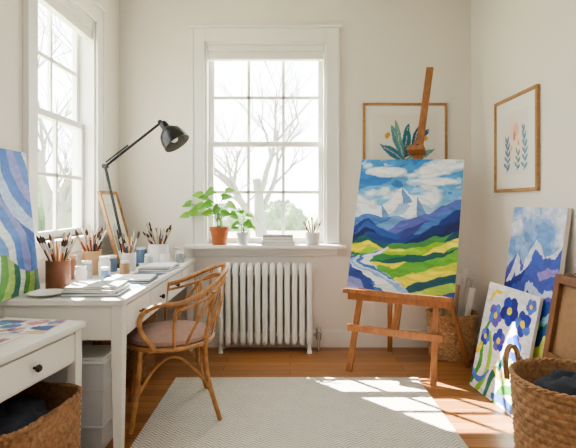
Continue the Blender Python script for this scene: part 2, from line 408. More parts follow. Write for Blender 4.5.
    cc = np.array([(238, 243, 248), (156, 192, 230), (214, 226, 240), (84, 132, 200), (244, 247, 250)])[np.floor(q).astype(int) % 5]; C[ms] = cc[ms]
    return painterly(C, u0, v0, .13)
def art_purple(u0, v0):
    u = u0+.03*(fbm(u0*8, v0*8, 3)-.5)*2; v = v0+.02*(fbm(u0*8, v0*8, 7)-.5)*2
    C = np.zeros(u.shape+(3,)); C[...] = (160, 190, 230)
    f = fbm(u*3, v*9, 12, 3); C[f > .54] = (200, 214, 238); C[f > .64] = (228, 234, 244); C[f < .42] = (126, 166, 218)
    def layer(pts, cols, fr, seed):
        h = linterp(u, pts); ms = v < h; d = h-v
        idx = np.floor(d*fr+(fbm(u*5, v*8, seed)-.5)*2.4+u*2).astype(int) % len(cols); C[ms] = np.array(cols)[idx][ms]
    layer([(0, .66), (.2, .76), (.35, .70), (.55, .84), (.75, .76), (1, .82)], [(92, 100, 188), (224, 228, 242), (72, 98, 184), (158, 146, 210)], 14, 1)
    layer([(0, .58), (.25, .62), (.5, .72), (.7, .64), (1, .70)], [(36, 56, 148), (76, 98, 184), (206, 214, 238), (48, 44, 132)], 13, 2)
    layer([(0, .50), (.3, .56), (.6, .52), (1, .60)], [(44, 110, 188), (112, 104, 190), (28, 76, 162), (140, 184, 222)], 13, 3)
    layer([(0, .42), (.3, .46), (.7, .42), (1, .48)], [(40, 142, 156), (120, 188, 124), (28, 96, 150), (204, 216, 130)], 12, 4)
    layer([(0, .22), (.3, .26), (.7, .22), (1, .28)], [(50, 110, 176), (100, 176, 146), (214, 222, 234)], 12, 5)
    return painterly(C, u0, v0, .12)
def art_floral(u0, v0):
    u = u0+.02*(fbm(u0*8, v0*8, 3)-.5)*2; v = v0+.015*(fbm(u0*8, v0*8, 7)-.5)*2
    C = np.zeros(u.shape+(3,)); C[...] = (238, 240, 243); f = fbm(u*4, v*5, 9); C[f > .62] = (222, 230, 240)
    g1, g2, g3 = (86, 160, 80), (156, 200, 84), (46, 124, 106); b1, b2, b3 = (52, 76, 180), (92, 134, 212), (36, 48, 146); y1, y2 = (244, 226, 64), (234, 210, 56); vi = (112, 100, 190)
    K = .78
    for pts, a, b, c in [
        ([(.02, .05), (.12, .25), (.10, .50), (.20, .70)], .05, .03, g1), ([(.15, .0), (.28, .18), (.30, .40), (.22, .55)], .05, .03, g2), ([(.35, .0), (.42, .20), (.56, .34), (.60, .50)], .05, .03, g3),
        ([(.0, .16), (.10, .10), (.22, .12), (.34, .22)], .04, .02, b2), ([(.55, .0), (.66, .14), (.84, .20), (.98, .32)], .06, .03, g1), ([(.50, .05), (.70, .06), (.9, .05), (1, .12)], .05, .04, b2),
        ([(.66, .20), (.74, .34), (.70, .46), (.80, .58)], .04, .02, g2), ([(.44, .28), (.56, .22), (.66, .30)], .035, .025, y2), ([(.02, .34), (.08, .42), (.06, .54)], .04, .025, y1), ([(.10, .84), (.18, .92), (.32, .94)], .03, .02, y1)]:
        stroke(C, u, v, pts, a*K, b*K, c, .8)
    for k, (cx, cy, R_, col, col2) in enumerate([(.26, .72, .10, b2, vi), (.52, .80, .12, b1, b3), (.80, .74, .10, b2, b1), (.42, .52, .09, vi, b1), (.72, .52, .10, b1, b2), (.14, .50, .07, b2, b1), (.88, .90, .06, vi, b2), (.90, .42, .06, b2, vi)]):
        for i in range(5):
            an = 2*pi*i/5+k; px, py = cx+R_*.62*math.cos(an)/.8, cy+R_*.62*math.sin(an)
            m_ = ((u-px)*.8)**2+(v-py)**2 < (R_*.52)**2; C[m_] = col if i % 2 else col2
        C[((u-cx)*.8)**2+(v-cy)**2 < (R_*.32)**2] = y1
    return painterly(C, u0, v0, .10)
def art_swirl(u0, v0):
    u = u0*.56; v = v0
    u = u+.03*(fbm(u0*4, v0*6, 3)-.5)*2; v = v+.03*(fbm(u0*4, v0*6, 8)-.5)*2
    r1 = np.sqrt((u+.10)**2+((v-.22))**2); r2 = np.sqrt((u-.70)**2+((v-1.0)*.9)**2)
    q = np.where(r1 < r2, r1*12, r2*11+3)
    cols = np.array([(72, 124, 200), (190, 210, 236), (44, 92, 178), (120, 164, 220), (236, 240, 246), (92, 140, 208), (150, 156, 214)])
    C = cols[np.floor(q).astype(int) % len(cols)].astype(float)
    gcols = np.array([(110, 164, 84), (176, 206, 122), (66, 126, 110), (230, 236, 234)])
    low = v < .22+.08*np.sin(7*u+1); qq = np.floor(r1*16).astype(int) % 4
    C[low] = gcols[qq][low]
    return painterly(C, u0, v0, .12)
def matted(u, v, mu, mv, base, inner):
    C = np.zeros(u.shape+(3,)); C[...] = (242, 239, 232)
    i = (u > mu) & (u < 1-mu) & (v > mv) & (v < 1-mv)
    uu = (u-mu)/(1-2*mu); vv = (v-mv)/(1-2*mv)
    P = np.zeros(u.shape+(3,)); P[...] = base; inner(P, uu, vv); C[i] = P[i]; return C
def art_teal(u, v):
    def inner(P, a0, b0):
        a = a0+.035*(fbm(a0*6, b0*6, 4)-.5)*2; b = b0+.03*(fbm(a0*6, b0*6, 6)-.5)*2
        teal = [(44, 108, 128), (86, 146, 156), (38, 88, 120), (110, 158, 150), (64, 124, 150)]
        k = 0
        for (cx, cy, L, W, g) in [(.48, .46, .44, .11, 1.40), (.5, .46, .46, .12, 2.05), (.5, .48, .48, .12, .80), (.46, .42, .48, .11, .30), (.54, .40, .46, .12, 2.60), (.5, .34, .40, .12, -.1), (.5, .34, .40, .12, 3.15), (.58, .55, .38, .09, 1.15), (.42, .60, .34, .09, 1.75)]:
            P[leafmask(a, b, cx, cy, L, W, g, .9)] = teal[k % 5]
            P[leafmask(a, b, cx, cy, L, W*.07, g, .9)] = (214, 214, 200); k += 1
        P[(np.abs(a-.5) < .008) & (b < .6) & (b > .1)] = (120, 90, 50)
        for cx, cy in ((.34, .3), (.68, .26), (.22, .74), (.82, .70)): P[((a-cx)**2+(b-cy)**2) < .0011] = (206, 158, 70)
    return matted(u, v, .10, .09, (238, 234, 224), inner)
def art_botanic(u, v):
    def inner(P, a0, b0):
        a = a0+.03*(fbm(a0*6, b0*6, 14)-.5)*2; b = b0+.03*(fbm(a0*6, b0*6, 16)-.5)*2
        P[...] = (236, 232, 228)
        P[(((a-.5)/.40)**2+((b-.6)/.36)**2) < 1] = (241, 226, 216)
        for cx, c, h, n, L in ((.16, (96, 128, 160), .55, 5, .16), (.82, (104, 150, 176), .68, 6, .15), (.56, (96, 138, 142), .34, 3, .13)):
            P[(np.abs(a-cx-.05*np.sin(b*5)) < .010) & (b < h) & (b > .06)] = c
            for i in range(n):
                y = .08+i*h/n*.95; x = cx+.05*math.sin(y*5)
                P[leafmask(a, b, x, y, L, .055, .8+.1*i, .8)] = c
                P[leafmask(a, b, x, y+.03, L*.9, .05, 2.3-.08*i, .8)] = c
        P[((a-.48)/.16)**2+((b-.68)/.16)**2 < 1] = (240, 212, 196)
        P[((a-.53)/.10)**2+((b-.72)/.10)**2 < 1] = (232, 190, 172)
        P[((a-.47)/.045)**2+((b-.62)/.08)**2 < 1] = (210, 136, 116)
        P[((a-.36)/.04)**2+((b-.44)/.045)**2 < 1] = (230, 192, 136)
        P[((a-.64)/.035)**2+((b-.50)/.04)**2 < 1] = (216, 160, 142)
    return matted(u, v, .17, .15, (240, 236, 230), inner)
def art_small(u, v):
    def inner(P, a, b):
        P[b < .45+.12*np.sin(5*a)] = (186, 190, 176); P[b < .25+.08*np.sin(7*a+1)] = (150, 150, 130)
    return matted(u, v, .16, .14, (226, 224, 214), inner)

def art_grid(name, w, h, fn, nx, ny, parent, y=0, x0=None, z0=0.0):
    x0 = -w/2 if x0 is None else x0
    U, V = np.meshgrid(np.linspace(0, 1, nx), np.linspace(0, 1, ny))
    C = fn(U, V)/255.0
    C = np.where(C <= 0.04045, C/12.92, ((C+0.055)/1.055)**2.4)
    co = np.stack([x0+U*w, np.full_like(U, y), z0+V*h], -1).reshape(-1, 3)
    idx = np.arange(nx*ny).reshape(ny, nx)
    F = np.stack([idx[:-1, :-1], idx[:-1, 1:], idx[1:, 1:], idx[1:, :-1]], -1).reshape(-1, 4)
    me = bpy.data.meshes.new(name); me.from_pydata(co.tolist(), [], F.tolist()); me.update()
    a = me.color_attributes.new('Col', 'FLOAT_COLOR', 'POINT')
    rgba = np.concatenate([C.reshape(-1, 3), np.ones((nx*ny, 1))], 1).astype(np.float32)
    a.data.foreach_set('color', rgba.ravel()); me.materials.append(paint_m)
    o = bpy.data.objects.new(name, me); COL.objects.link(o); o.parent = parent
    return o
def rotm(rz, tilt, roll=0):
    return (Matrix.Rotation(rz, 4, 'Z') @ Matrix.Rotation(-tilt, 4, 'X') @ Matrix.Rotation(roll, 4, 'Y')).to_euler()
def canvas(w, h, t, fn, loc, rz, tilt, label, roll=0, nx=200, ny=260, group=None):
    r = root('canvas_painting', loc, rotm(rz, tilt, roll), label=label, cat='painting', group=group)
    MB().box(-w/2, w/2, 0.0005, t, 0, h).build('stretched_canvas', canvas_edge, r, smooth=False, bevel=0.002)
    art_grid('painted_surface', w, h, fn, nx, ny, r, y=-0.0005)
    return r
def framed(w, h, fn, loc, rz, tilt, label, fw=0.018, nx=120, ny=150, fm=wood_frame, name='framed_picture'):
    r = root(name, loc, rotm(rz, tilt), label=label, cat='picture')
    t = 0.022
    MB().box(-w/2, w/2, 0, t, 0, fw).box(-w/2, w/2, 0, t, h-fw, h).box(-w/2, -w/2+fw, 0, t, fw, h-fw).box(w/2-fw, w/2, 0, t, fw, h-fw).build('frame', fm, r, smooth=False, bevel=0.002)
    MB().box(-w/2+fw, w/2-fw, 0.012, t-.001, fw, h-fw).build('backing', paper_m, r, smooth=False)
    art_grid('print', w-2*fw, h-2*fw, fn, nx, ny, r, y=0.0115, z0=fw)
    return r

framed(0.70, 0.86, art_teal, (0.955, YB-0.024, 1.17), 0, 0, 'teal leaf print in an oak frame hung behind the easel', fw=.02)
framed(0.57, 0.645, art_botanic, (XR-0.024, 2.997, 1.275), -pi/2, 0, 'botanical print with peach bloom in an oak frame on the wall', fw=0.022)
framed(0.34, 0.56, art_small, (-1.235, 3.44, 0.752), pi/2, math.radians(15.5), 'small landscape print in a wooden frame leaning on the desk', fw=0.025, nx=50, ny=60)
canvas(0.57, 1.18, 0.025, art_purple, (1.325, 2.68, 0.004), -pi/2, math.radians(7.5), 'tall canvas of purple and blue mountains leaning against the wall')
canvas(0.50, 0.69, 0.02, art_floral, (1.215, 2.72, 0.004), -pi/2+math.radians(7), math.radians(12), 'white canvas of blue flowers leaning on the taller painting')
canvas(0.40, 0.715, 0.02, art_swirl, (-1.31, 2.16, 0.752), pi/2, math.radians(6.3), 'swirling blue, lavender and green canvas propped on the desk')
raw = M('raw_canvas', (150, 120, 90), .9, .08, 30)
for i, (bx, tl) in enumerate(((1.372, 8.0), (1.315, 8.6), (1.255, 9.2))):
    r = root('stretcher_panel', (bx, 2.205, 0.003), rotm(-pi/2, math.radians(tl)), label='canvas turned around showing brown wooden stretcher bars', cat='painting', group='turned canvases against the wall')
    hh = .84
    MB().box(-.15, .15, 0.0, .022, 0, .045).box(-.15, .15, 0, .022, hh-.045, hh).box(-.15, -.105, 0, .022, .045, hh-.045).box(.105, .15, 0, .022, .045, hh-.045).box(-.105, .105, 0, .02, .40, .44).build('stretcher_bars', wood_dark, r, smooth=False, bevel=.002)
    MB().box(-.15, .15, .0225, .026, 0, hh).build('canvas_back', raw, r, smooth=False)

# ------------------------------------------------------------ easel
EA = math.radians(-26); TL = math.radians(14); EO = Vector((0.68, 3.08, 0))
tt = math.tan(TL); RL = 0.045
def ep(x, z, off=0): return (x+RL*z, tt*z+off, z)
e = root('easel', EO, (0, 0, EA), label='warm wooden studio easel holding a landscape canvas', cat='easel')
for sx in (-1, 1):
    MB().beam(ep(sx*.29, 0, .0), ep(sx*.265, 0.60), .042, .026).build('front_leg', wood_easel, e, smooth=False, bevel=.003)
    MB().beam(ep(sx*.265, 0.595, .0), ep(sx*.10, 1.30, .0), .036, .022).build('upright', wood_easel, e, smooth=False, bevel=.003)
MB().beam((0.14+RL, tt*1.15+.03, 1.15), (.47, .45, 0), .034, .026).build('back_leg', wood_easel, e, smooth=False, bevel=.003)
MB().beam((-0.12+RL, tt*1.15+.03, 1.15), (-.13, .56, 0), .034, .026).build('back_leg', wood_easel, e, smooth=False, bevel=.003)
MB().beam(ep(-.33, .30, -.022), ep(.33, .30, -.022), .018, .05, up=(0, 0, 1)).build('crossbar', wood_easel, e, smooth=False, bevel=.003)
MB().beam(ep(-.28, 1.16, .026), ep(.30, 1.16, .026), .018, .05, up=(0, 0, 1)).build('crossbar', wood_easel, e, smooth=False, bevel=.003)
MB().beam(ep(0.0, .26, .024), (0.185, tt*2.12+.02, 2.25), .052, .024).build('mast', wood_easel, e, smooth=False, bevel=.003)
zt = .545
m = MB().box(-.38+RL*zt, .38+RL*zt, tt*zt-.075, tt*zt+.0, zt-.0, zt+.022).box(-.38+RL*zt, .38+RL*zt, tt*zt-.083, tt*zt-.075, zt, zt+.034)
m.box(-.36+RL*zt, .36+RL*zt, tt*zt-.03, tt*zt-.012, zt-.055, zt)
m.build('tray', wood_easel, e, smooth=False, bevel=.003)
cz = 1.565
m = MB().box(-.060, .060, -.10, .03, 0, .035).box(-.035, .035, .012, .03, -.06, .11)
m.build('canvas_clamp', wood_easel, e, loc=(RL*cz+.05, tt*cz-.02, cz), rot=(-TL, 0, 0), smooth=False, bevel=.003)
MB().lathe([(0.012, -.02), (.018, -.01), (.018, .01), (.008, .016)], 12, 0, Matrix.Rotation(pi/2, 4, 'X')).build('clamp_knob', black_m, e, loc=(RL*cz+.05, tt*cz-.0, cz+.06))
zc = zt+.024
p = Matrix.Rotation(EA, 4, 'Z') @ Vector((RL*zc+.01, tt*zc-.042, zc)) + EO
canvas(0.75, 0.985, 0.022, art_main, p, EA, TL, 'painted canvas of blue mountains, river and green hills on the easel', roll=math.radians(2.4), nx=320, ny=400)

# ------------------------------------------------------------ desk
black_knob = M('dark_bronze', (66, 54, 44), .35, .1, metal=.6)
def knob(parent, loc, rot):
    MB().lathe([(.005, 0), (.005, .010), (.012, .014), (.015, .022), (.010, .030), (.001, .031)], 14).build('knob', black_knob, parent, loc=loc, rot=rot)
def table(name, x0, x1, y0, y1, H, drawers, label, apron=.13, leg=.045, o=.03, rz=0):
    r = root(name, ((x0+x1)/2, (y0+y1)/2, 0), (0, 0, rz), label=label, cat='desk' if name == 'desk' else 'table')
    w, d = (x1-x0)/2, (y1-y0)/2
    MB().box(-w, w, -d, d, H-.028, H).build('tabletop', white_furn, r, smooth=False, bevel=.004)
    for sx in (-1, 1):
        for sy in (-1, 1):
            cx, cy = sx*(w-o-leg/2+ .0), sy*(d-o-leg/2)
            m = MB(); k = leg/2; kk = leg/2*.7
            vs = [(cx+a*q, cy+b*q, z) for z, q in ((0, kk), (H-.0285-apron, k), (H-.0285, k)) for a, b in ((-1, -1), (1, -1), (1, 1), (-1, 1))]
            fs = [(3, 2, 1, 0), (8, 9, 10, 11)]
            for l in (0, 4):
                for q in range(4): fs.append((l+q, l+(q+1) % 4, l+4+(q+1) % 4, l+4+q))
            m.add(vs, fs); m.build('leg', white_furn, r, smooth=False, bevel=.003)
    a = o+.006; z0, z1 = H-.028-apron, H-.0285
    L = leg+o
    m = MB().box(-w+L, w-L, -d+a, -d+a+.018, z0, z1).box(-w+L, w-L, d-a-.018, d-a, z0, z1).box(-w+a, -w+a+.018, -d+L, d-L, z0, z1)
    m.box(w-a-.024, w-a-.008, -d+L, d-L, z0, z1)
    m.build('apron', white_furn, r, smooth=False)
    n = drawers; span = 2*(d-L)
    for i in range(n):
        ya = -d+L+span*i/n+.008; yb = -d+L+span*(i+1)/n-.008
        dr = root('drawer', (w-a-.008, (ya+yb)/2, z0+.012)); dr.parent = r
        hh = z1-z0-.024; ww = (yb-ya)/2
        MB().box(0, .014, -ww, ww, 0, hh).build('drawer_front', white_furn, dr, smooth=False, bevel=.003)
        knob(dr, (.014, 0, hh/2), (0, pi/2, 0))
    return r
table('desk', -1.40, -.77, 2.09, 3.69, .75, 4, 'long white painted desk with drawers along the wall', apron=.165, o=.012, leg=.055)
yaw = math.radians(-9)
cx = -.90; cy = 1.99; hw, hl = .20, .31
c0 = Vector((cx, cy, 0))-Matrix.Rotation(yaw, 3, 'Z') @ Vector((hw, hl, 0))
table('side_table', c0.x-hw, c0.x+hw, c0.y-hl, c0.y+hl, .68, 1, 'lower white table with one knobbed drawer beside the desk', apron=.14, o=.012, rz=yaw)

# ------------------------------------------------------------ rug
m = MB().box(-.78, .87, .3, 3.08, 0.0005, .007)
m.build('rug', rug_m, smooth=False, label='cream and grey woven geometric rug on the wood floor', cat='rug')

# ------------------------------------------------------------ baskets
def basket(rx, ry, h, loc, rz, label, taper=.82, p=2.0, rows=18, n=26, mat=wicker, handles='', amp=.0045):
    r = root('wicker_basket', loc, (0, 0, rz), label=label, cat='basket')
    def path(t):
        c, s = math.cos(t), math.sin(t)
        return (math.copysign(abs(c)**(2/p), c)*rx, math.copysign(abs(s)**(2/p), s)*ry)
    seg = n*5; sub = 4; vs = []; fs = []
    R = rows*sub
    for i in range(R+1):
        z = h*i/R; row = i//sub; fr = (i % sub)/sub
        k = taper+(1-taper)*(z/h)**.8
        for j in range(seg):
            t = 2*pi*j/seg; x, y = path(t)
            L = math.hypot(x, y) or 1
            off = amp*math.sin(n*t+(pi if row % 2 else 0))*math.sin(pi*fr)+amp*.8*math.sin(pi*fr)
            f = k+off/L; vs.append((x*f, y*f, z))
    for i in range(R):
        for j in range(seg):
            l = (j+1) % seg; fs.append((i*seg+j, i*seg+l, (i+1)*seg+l, (i+1)*seg+j))
    o = len(vs)
    for z in (h, .012):
        k = (taper+(1-taper)*(z/h)**.8)
        for j in range(seg):
            x, y = path(2*pi*j/seg); L = math.hypot(x, y); f = k-.010/L; vs.append((x*f, y*f, z))
    for j in range(seg):
        l = (j+1) % seg; fs.append((R*seg+j, R*seg+l, o+l, o+j)); fs.append((o+j, o+l, o+seg+l, o+seg+j))
    fs.append(tuple(o+seg+j for j in range(seg))); fs.append(tuple(range(seg))[::-1])
    MB().add(vs, fs).build('basket_body', mat, r)
    m = MB()
    for ph in (0, pi):
        pts = []
        for j in range(120):
            t = 2*pi*j/120; x, y = path(t); a = 22*t+ph; L = math.hypot(x, y)
            f = 1+.005*math.cos(a)/L; pts.append((x*f, y*f, h+.004+.005*math.sin(a)))
        m.tube(pts, .0075, 6, closed=True)
    m.build('rim', mat, r)
    for hd in handles:
        t = {'a': 0, 'b': pi}[hd]
        x, y = path(t); sg = 1 if x > 0 else -1
        m = MB()
        for dx in (0, .012):
            m.tube(smoothpts([(x+sg*(.006+dx), -.06, h-.05), (x+sg*(.012+dx), -.06, h+.02), (x+sg*(.016+dx), -.035, h+.065), (x+sg*(.016+dx), 0, h+.078), (x+sg*(.016+dx), .035, h+.065), (x+sg*(.012+dx), .06, h+.02), (x+sg*(.006+dx), .06, h-.05)], 5), .007, 6)
        m.build('handle', mat, r)
    return r
basket(.215, .215, .49, (1.13, 1.81, 0), math.radians(-50), 'large round wicker basket filled with dark cloth', taper=.84, rows=17, n=24, handles='ab', mat=wicker, amp=.006)
basket(.185, .165, .34, (1.265, 3.53, 0), 0, 'round wicker basket holding paper rolls behind the easel', taper=.88, rows=12, n=22, mat=wicker_light, amp=.005)
basket(.21, .22, .42, (-1.085, 1.71, 0), yaw, 'rectangular wicker basket with dark cloth under the small table', taper=.95, p=5, rows=16, n=30, mat=wicker_dark, amp=.005)
basket(.17, .20, .42, (-1.13, 3.10, 0), 0, 'brown rectangular wicker basket beneath the desk', taper=.94, p=5, rows=16, n=30, mat=wicker_dark)

def cloth(rx, ry, rz_, loc, mat, label, seed=0):
    rnd = random.Random(seed); ph = [rnd.uniform(0, 6) for _ in range(8)]
    vs = []; fs = []; nu, nv = 40, 20
    for i in range(nv+1):
        th = pi*i/nv
        for j in range(nu):
            a = 2*pi*j/nu
            k = 1+.10*math.sin(3*a+ph[0]+4*th)+.07*math.sin(7*a+ph[1]-5*th)+.05*math.sin(11*th+ph[2]+2*a)
            k = min(k, 1.1)
            vs.append((rx*k*math.sin(th)*math.cos(a), ry*k*math.sin(th)*math.sin(a), rz_*k*math.cos(th)))
    for i in range(nv):
        for j in range(nu):
            l = (j+1) % nu; fs.append((i*nu+j, (i+1)*nu+j, (i+1)*nu+l, i*nu+l))
    MB().add(vs, fs).build('crumpled_cloth', mat, loc=loc, label=label, cat='cloth')
cloth(.155, .155, .10, (1.14, 1.80, .41), cloth_blue, 'crumpled dark grey cloth inside the large basket', 1)
cloth(.15, .16, .08, (-1.085, 1.71, .35), cloth_dark, 'dark folded cloth inside the rectangular basket', 2)
cloth(.12, .14, .07, (-1.13, 3.10, .37), M('brown_cloth', (120, 88, 66), .95, .15, 14), 'brown cloth inside the basket beneath the desk', 3)

rollc = [paper_m, M('grey_paper', (188, 186, 182), .8, .05), M('kraft_paper', (200, 172, 138), .8, .05)]
for i, (dx, dy, lx, ly, L, k) in enumerate([(.07, -.02, .14, -.04, .60, 1), (.03, .05, .12, .03, .62, 0), (-.05, -.05, -.04, -.05, .46, 2), (.10, .05, .09, .04, .66, 0), (.06, -.08, .15, -.10, .54, 0), (.0, .0, .08, .0, .54, 2), (-.08, .04, -.06, .04, .44, 0)]):
    d = Vector((lx, ly, 1)).normalized(); q = d.to_track_quat('Z', 'Y')
    MB().lathe([(.015, 0), (.023, 0), (.023, L), (.015, L), (.015, 0)], 16, capb=False, capt=False).build('paper_roll', rollc[k], loc=(1.265+dx*.7, 3.53+dy*.7, .02), rot=q.to_euler(), label='rolled sheet of drawing paper standing in the wicker basket', cat='paper roll', group='paper rolls in the wicker basket')

# storage bin
r = root('storage_bin', (-1.105, 2.265, 0), label='translucent white plastic storage bin under the desk', cat='storage bin')
m = MB(); a, b, h = .215, .115, .43
def ring(k, z): return [(x*k*a, y*(b-(1-k)*a), z) for x, y in ((-1, -1), (1, -1), (1, 1), (-1, 1))]
vs = ring(.93, 0)+ring(1, h)+ring(.985, h)+ring(.915, .004)
fs = [(3, 2, 1, 0)]
for l in (0, 4, 8):
    for q in range(4): fs.append((l+q, l+(q+1) % 4, l+4+(q+1) % 4, l+4+q))
fs.append((12, 13, 14, 15)); m.add(vs, fs)
for zz in (.12, .30): m.box(-a*.97-.004, a*.97+.004, -b*.96-.004, b*.96+.004, zz, zz+.008)
m.build('bin_body', plastic_m, r, smooth=False, bevel=.004)
MB().box(-a-.010, a+.010, -b-.008, b+.008, h, h+.012).box(-a+.01, a-.01, -b+.01, b-.01, h+.012, h+.024).build('lid', white_cer, r, smooth=False, bevel=.004)
MB().box(a+.002, a+.010, -.04, .04, h-.05, h+.0).build('latch', white_cer, r, smooth=False, bevel=.002)

# ------------------------------------------------------------ chair
ch = root('rattan_chair', (-.695, 2.60, .007), (0, 0, math.radians(-70)), label='bentwood rattan armchair with a padded seat at the desk', cat='chair')
prof = [(.0, .415), (.20, .415), (.232, .425), (.240, .440), (.232, .456), (.19, .466), (.0, .470)]
m = MB(); m.lathe([(max(r_, .001), z) for r_, z in prof], 36); m.build('seat', seat_m, ch)
m = MB(); m.tube([(.246*math.cos(t), .246*math.sin(t), .42) for t in [2*pi*i/40 for i in range(40)]], .012, 8, closed=True)
m.build('seat_frame', rattan, ch)
def railpt(a, R=.30, top=.15, base=.67):
    c = math.cos(a); return Vector((R*math.sin(a)*1.0, R*c*1.10, base+top*max(0, c)**1.5))
rail = [railpt(math.radians(d)) for d in range(-90, 91, 10)]
L_ = [Vector((-.225, -.10, .43)), Vector((-.255, -.165, .53)), Vector((-.282, -.165, .62)), Vector((-.298, -.09, .668))]
R_ = [Vector((-v.x, v.y, v.z)) for v in reversed(L_)]
br = root('backrest', (0, 0, 0)); br.parent = ch
MB().tube(smoothpts(L_+rail+R_, 4), .0135, 8).build('top_rail', rattan, br)
m = MB()
m.tube(smoothpts([railpt(math.radians(d), .292, .12, .635) for d in range(-88, 89, 16)], 4), .008, 7)
m.tube(smoothpts([(-.235, .06, .43), (-.262, .13, .58), (-.20, .240, .72), (0, .310, .765), (.20, .240, .72), (.262, .13, .58), (.235, .06, .43)], 8), .0085, 7)
for i in (-2, -1, 0, 1, 2):
    for s in (-1, 1):
        a0 = math.radians(i*22); a1 = a0+s*math.radians(13)
        p0 = Vector((.24*math.sin(a0), .24*math.cos(a0), .425)); p1 = railpt(a1, .296)
        pm = (p0+p1)/2; pm.x *= 1.07; pm.y *= 1.07
        m.tube(smoothpts([p0, pm, p1], 5), .0038, 6)
m.build('cane_spindles', rattan, br)
for sx in (-1, 1):
    MB().tube(smoothpts([(sx*.290, .02, .668), (sx*.270, -.0, .58), (sx*.245, .0, .42)], 5), .009, 7).build('arm_support', rattan, br)
    MB().tube(smoothpts([(sx*.175, -.165, .42), (sx*.19, -.18, .22), (sx*.215, -.215, 0)], 6), [.013]*12+[.011], 8).build('leg', rattan, ch)
    MB().tube(smoothpts([(sx*.222, .215, .71), (sx*.212, .20, .60), (sx*.185, .175, .42), (sx*.19, .19, .22), (sx*.225, .25, 0)], 5), .0125, 8).build('leg', rattan, ch)
    MB().tube(smoothpts([(sx*.202, -.195, .16), (sx*.18, -.10, .30), (sx*.17, 0, .36), (sx*.18, .10, .30), (sx*.202, .210, .16)], 5), .008, 7).build('brace', rattan, ch)
for sy in (-1, 1):
    MB().tube(smoothpts([(-.198, sy*.195, .16), (-.10, sy*.18, .31), (0, sy*.175, .37), (.10, sy*.18, .31), (.198, sy*.195, .16)], 5), .008, 7).build('brace', rattan, ch)

# ------------------------------------------------------------ desk lamp
LY = 3.19
base = Vector((-1.16, LY, .75))
lp = root('desk_lamp', base, label='black articulated metal desk lamp standing on the desk', cat='lamp')
MB().lathe([(.001, 0), (.085, 0), (.088, .008), (.08, .018), (.03, .026), (.014, .034), (.012, .06), (.001, .06)], 32).build('base', black_m, lp)
J0 = Vector((0, 0, .05)); J1 = Vector((-.15, .0, .71)); J2 = Vector((.245, 0, 1.02))
def arm(a, b, nm):
    m = MB(); d = (b-a).normalized(); n = Vector((0, 1, 0))
    for s in (-1, 1): m.tube([a+n*s*.012, b+n*s*.012], .0055, 8)
    mid = a.lerp(b, .25); m.tube([mid-n*.016, mid+n*.016], .007, 8)
    side = d.cross(n); m.tube([a+d*.02+side*.02, a+d*.22+side*.018], .006, 8)
    m.build(nm, black_m, lp)
arm(J0, J1, 'lower_arm'); arm(J1, J2, 'upper_arm')
for j in (J0, J1, J2): MB().tube([j-Vector((0, .022, 0)), j+Vector((0, .022, 0))], .017, 14).build('joint', black_m, lp)
dirn = Vector((.58, -.12, -.78)).normalized(); q = (-dirn).to_track_quat('Z', 'Y')
hp = J2+Vector((.010, 0, .0))
MB().lathe([(.001, .0), (.022, 0), (.028, -.012), (.030, -.05), (.048, -.065), (.078, -.095), (.093, -.140), (.098, -.19), (.095, -.19), (.089, -.145), (.074, -.100), (.044, -.072), (.001, -.068)], 32, 0, None, False, False).build('lamp_shade', black_m, lp, loc=hp, rot=q.to_euler())
MB().lathe([(.0935, -.188), (.0880, -.145), (.073, -.102), (.043, -.074), (.002, -.070)], 32, 0, None, False, False).build('shade_lining', white_in, lp, loc=hp, rot=q.to_euler())
MB().lathe([(.001, -.075), (.014, -.08), (.014, -.10), (.03, -.13), (.03, -.15), (.018, -.168), (.001, -.172)], 20).build('bulb', white_cer, lp, loc=hp, rot=q.to_euler())

# ------------------------------------------------------------ brushes and cups
def brush(kind=0, lo=.23, hi=.31):
    L = random.uniform(lo, hi); c = random.choice(h_cols); bm = random.choice([bristle_m, bristle_m, bristle_l])
    w = random.uniform(.8, 1.3)
    m = MB()
    m.tube([(0, 0, 0), (0, 0, L*.3), (0, 0, L*.62), (0, 0, L*.72)], [.002, .004, .0056, .0045], 7, 0)
    m.tube([(0, 0, L*.72), (0, 0, L*.86)], [.0045, .006*w], 7, 1)
    m.tube([(0, 0, L*.86), (0, 0, L*.93), (0, 0, L)], [.006*w, .0078*w, .0025], 7, 2)
    return m, [c, metal_m, bm]
def pencil(lo, hi):
    L = random.uniform(lo, hi)*.9; c = random.choice(h_cols)
    m = MB(); m.tube([(0, 0, 0), (0, 0, L-.02)], .004, 6, 0); m.tube([(0, 0, L-.02), (0, 0, L)], [.004, .0008], 6, 1)
    return m, [c, h_cols[2]]
def cup(x, y, z, r_, h, mat, label, flare=1.0, name='brush_cup'):
    MB().lathe([(.001, 0), (r_*.92, 0), (r_, h*.05), (r_*flare, h), (r_*flare-.004, h), (r_-.005, h*.08), (.001, h*.07)], 28, capb=False, capt=False).build(name, mat, loc=(x, y, z), label=label, cat='cup')
def fill(x, y, z, r_, h, n, grp, lab, lo=.23, hi=.31):
    for i in range(n):
        a = 2*pi*i*.618+random.uniform(-.2, .2); d = Vector((math.cos(a), math.sin(a), 0)); k = random.uniform(.30, .95)
        p0 = Vector((x, y, z+h*.09+.001))-d*r_*.45*k; p1 = Vector((x, y, z+h))+d*(r_-.012)*k
        q = (p1-p0).to_track_quat('Z', 'Y')
        if i % 4 == 3:
            m, mats = pencil(lo, hi); m.build('pencil', mats, loc=p0, rot=q.to_euler(), label=lab.replace('paintbrush', 'pencil').replace('thin brush', 'thin pencil'), cat='pencil', group=grp.replace('paintbrushes', 'pencils'))
        else:
            m, mats = brush(0, lo, hi); m.build('paintbrush', mats, loc=p0, rot=q.to_euler(), label=lab, cat='paintbrush', group=grp)
DZ = .751
cup(-1.215, 2.36, DZ, .060, .15, brown_cer, 'brown ceramic cup full of paintbrushes on the desk')
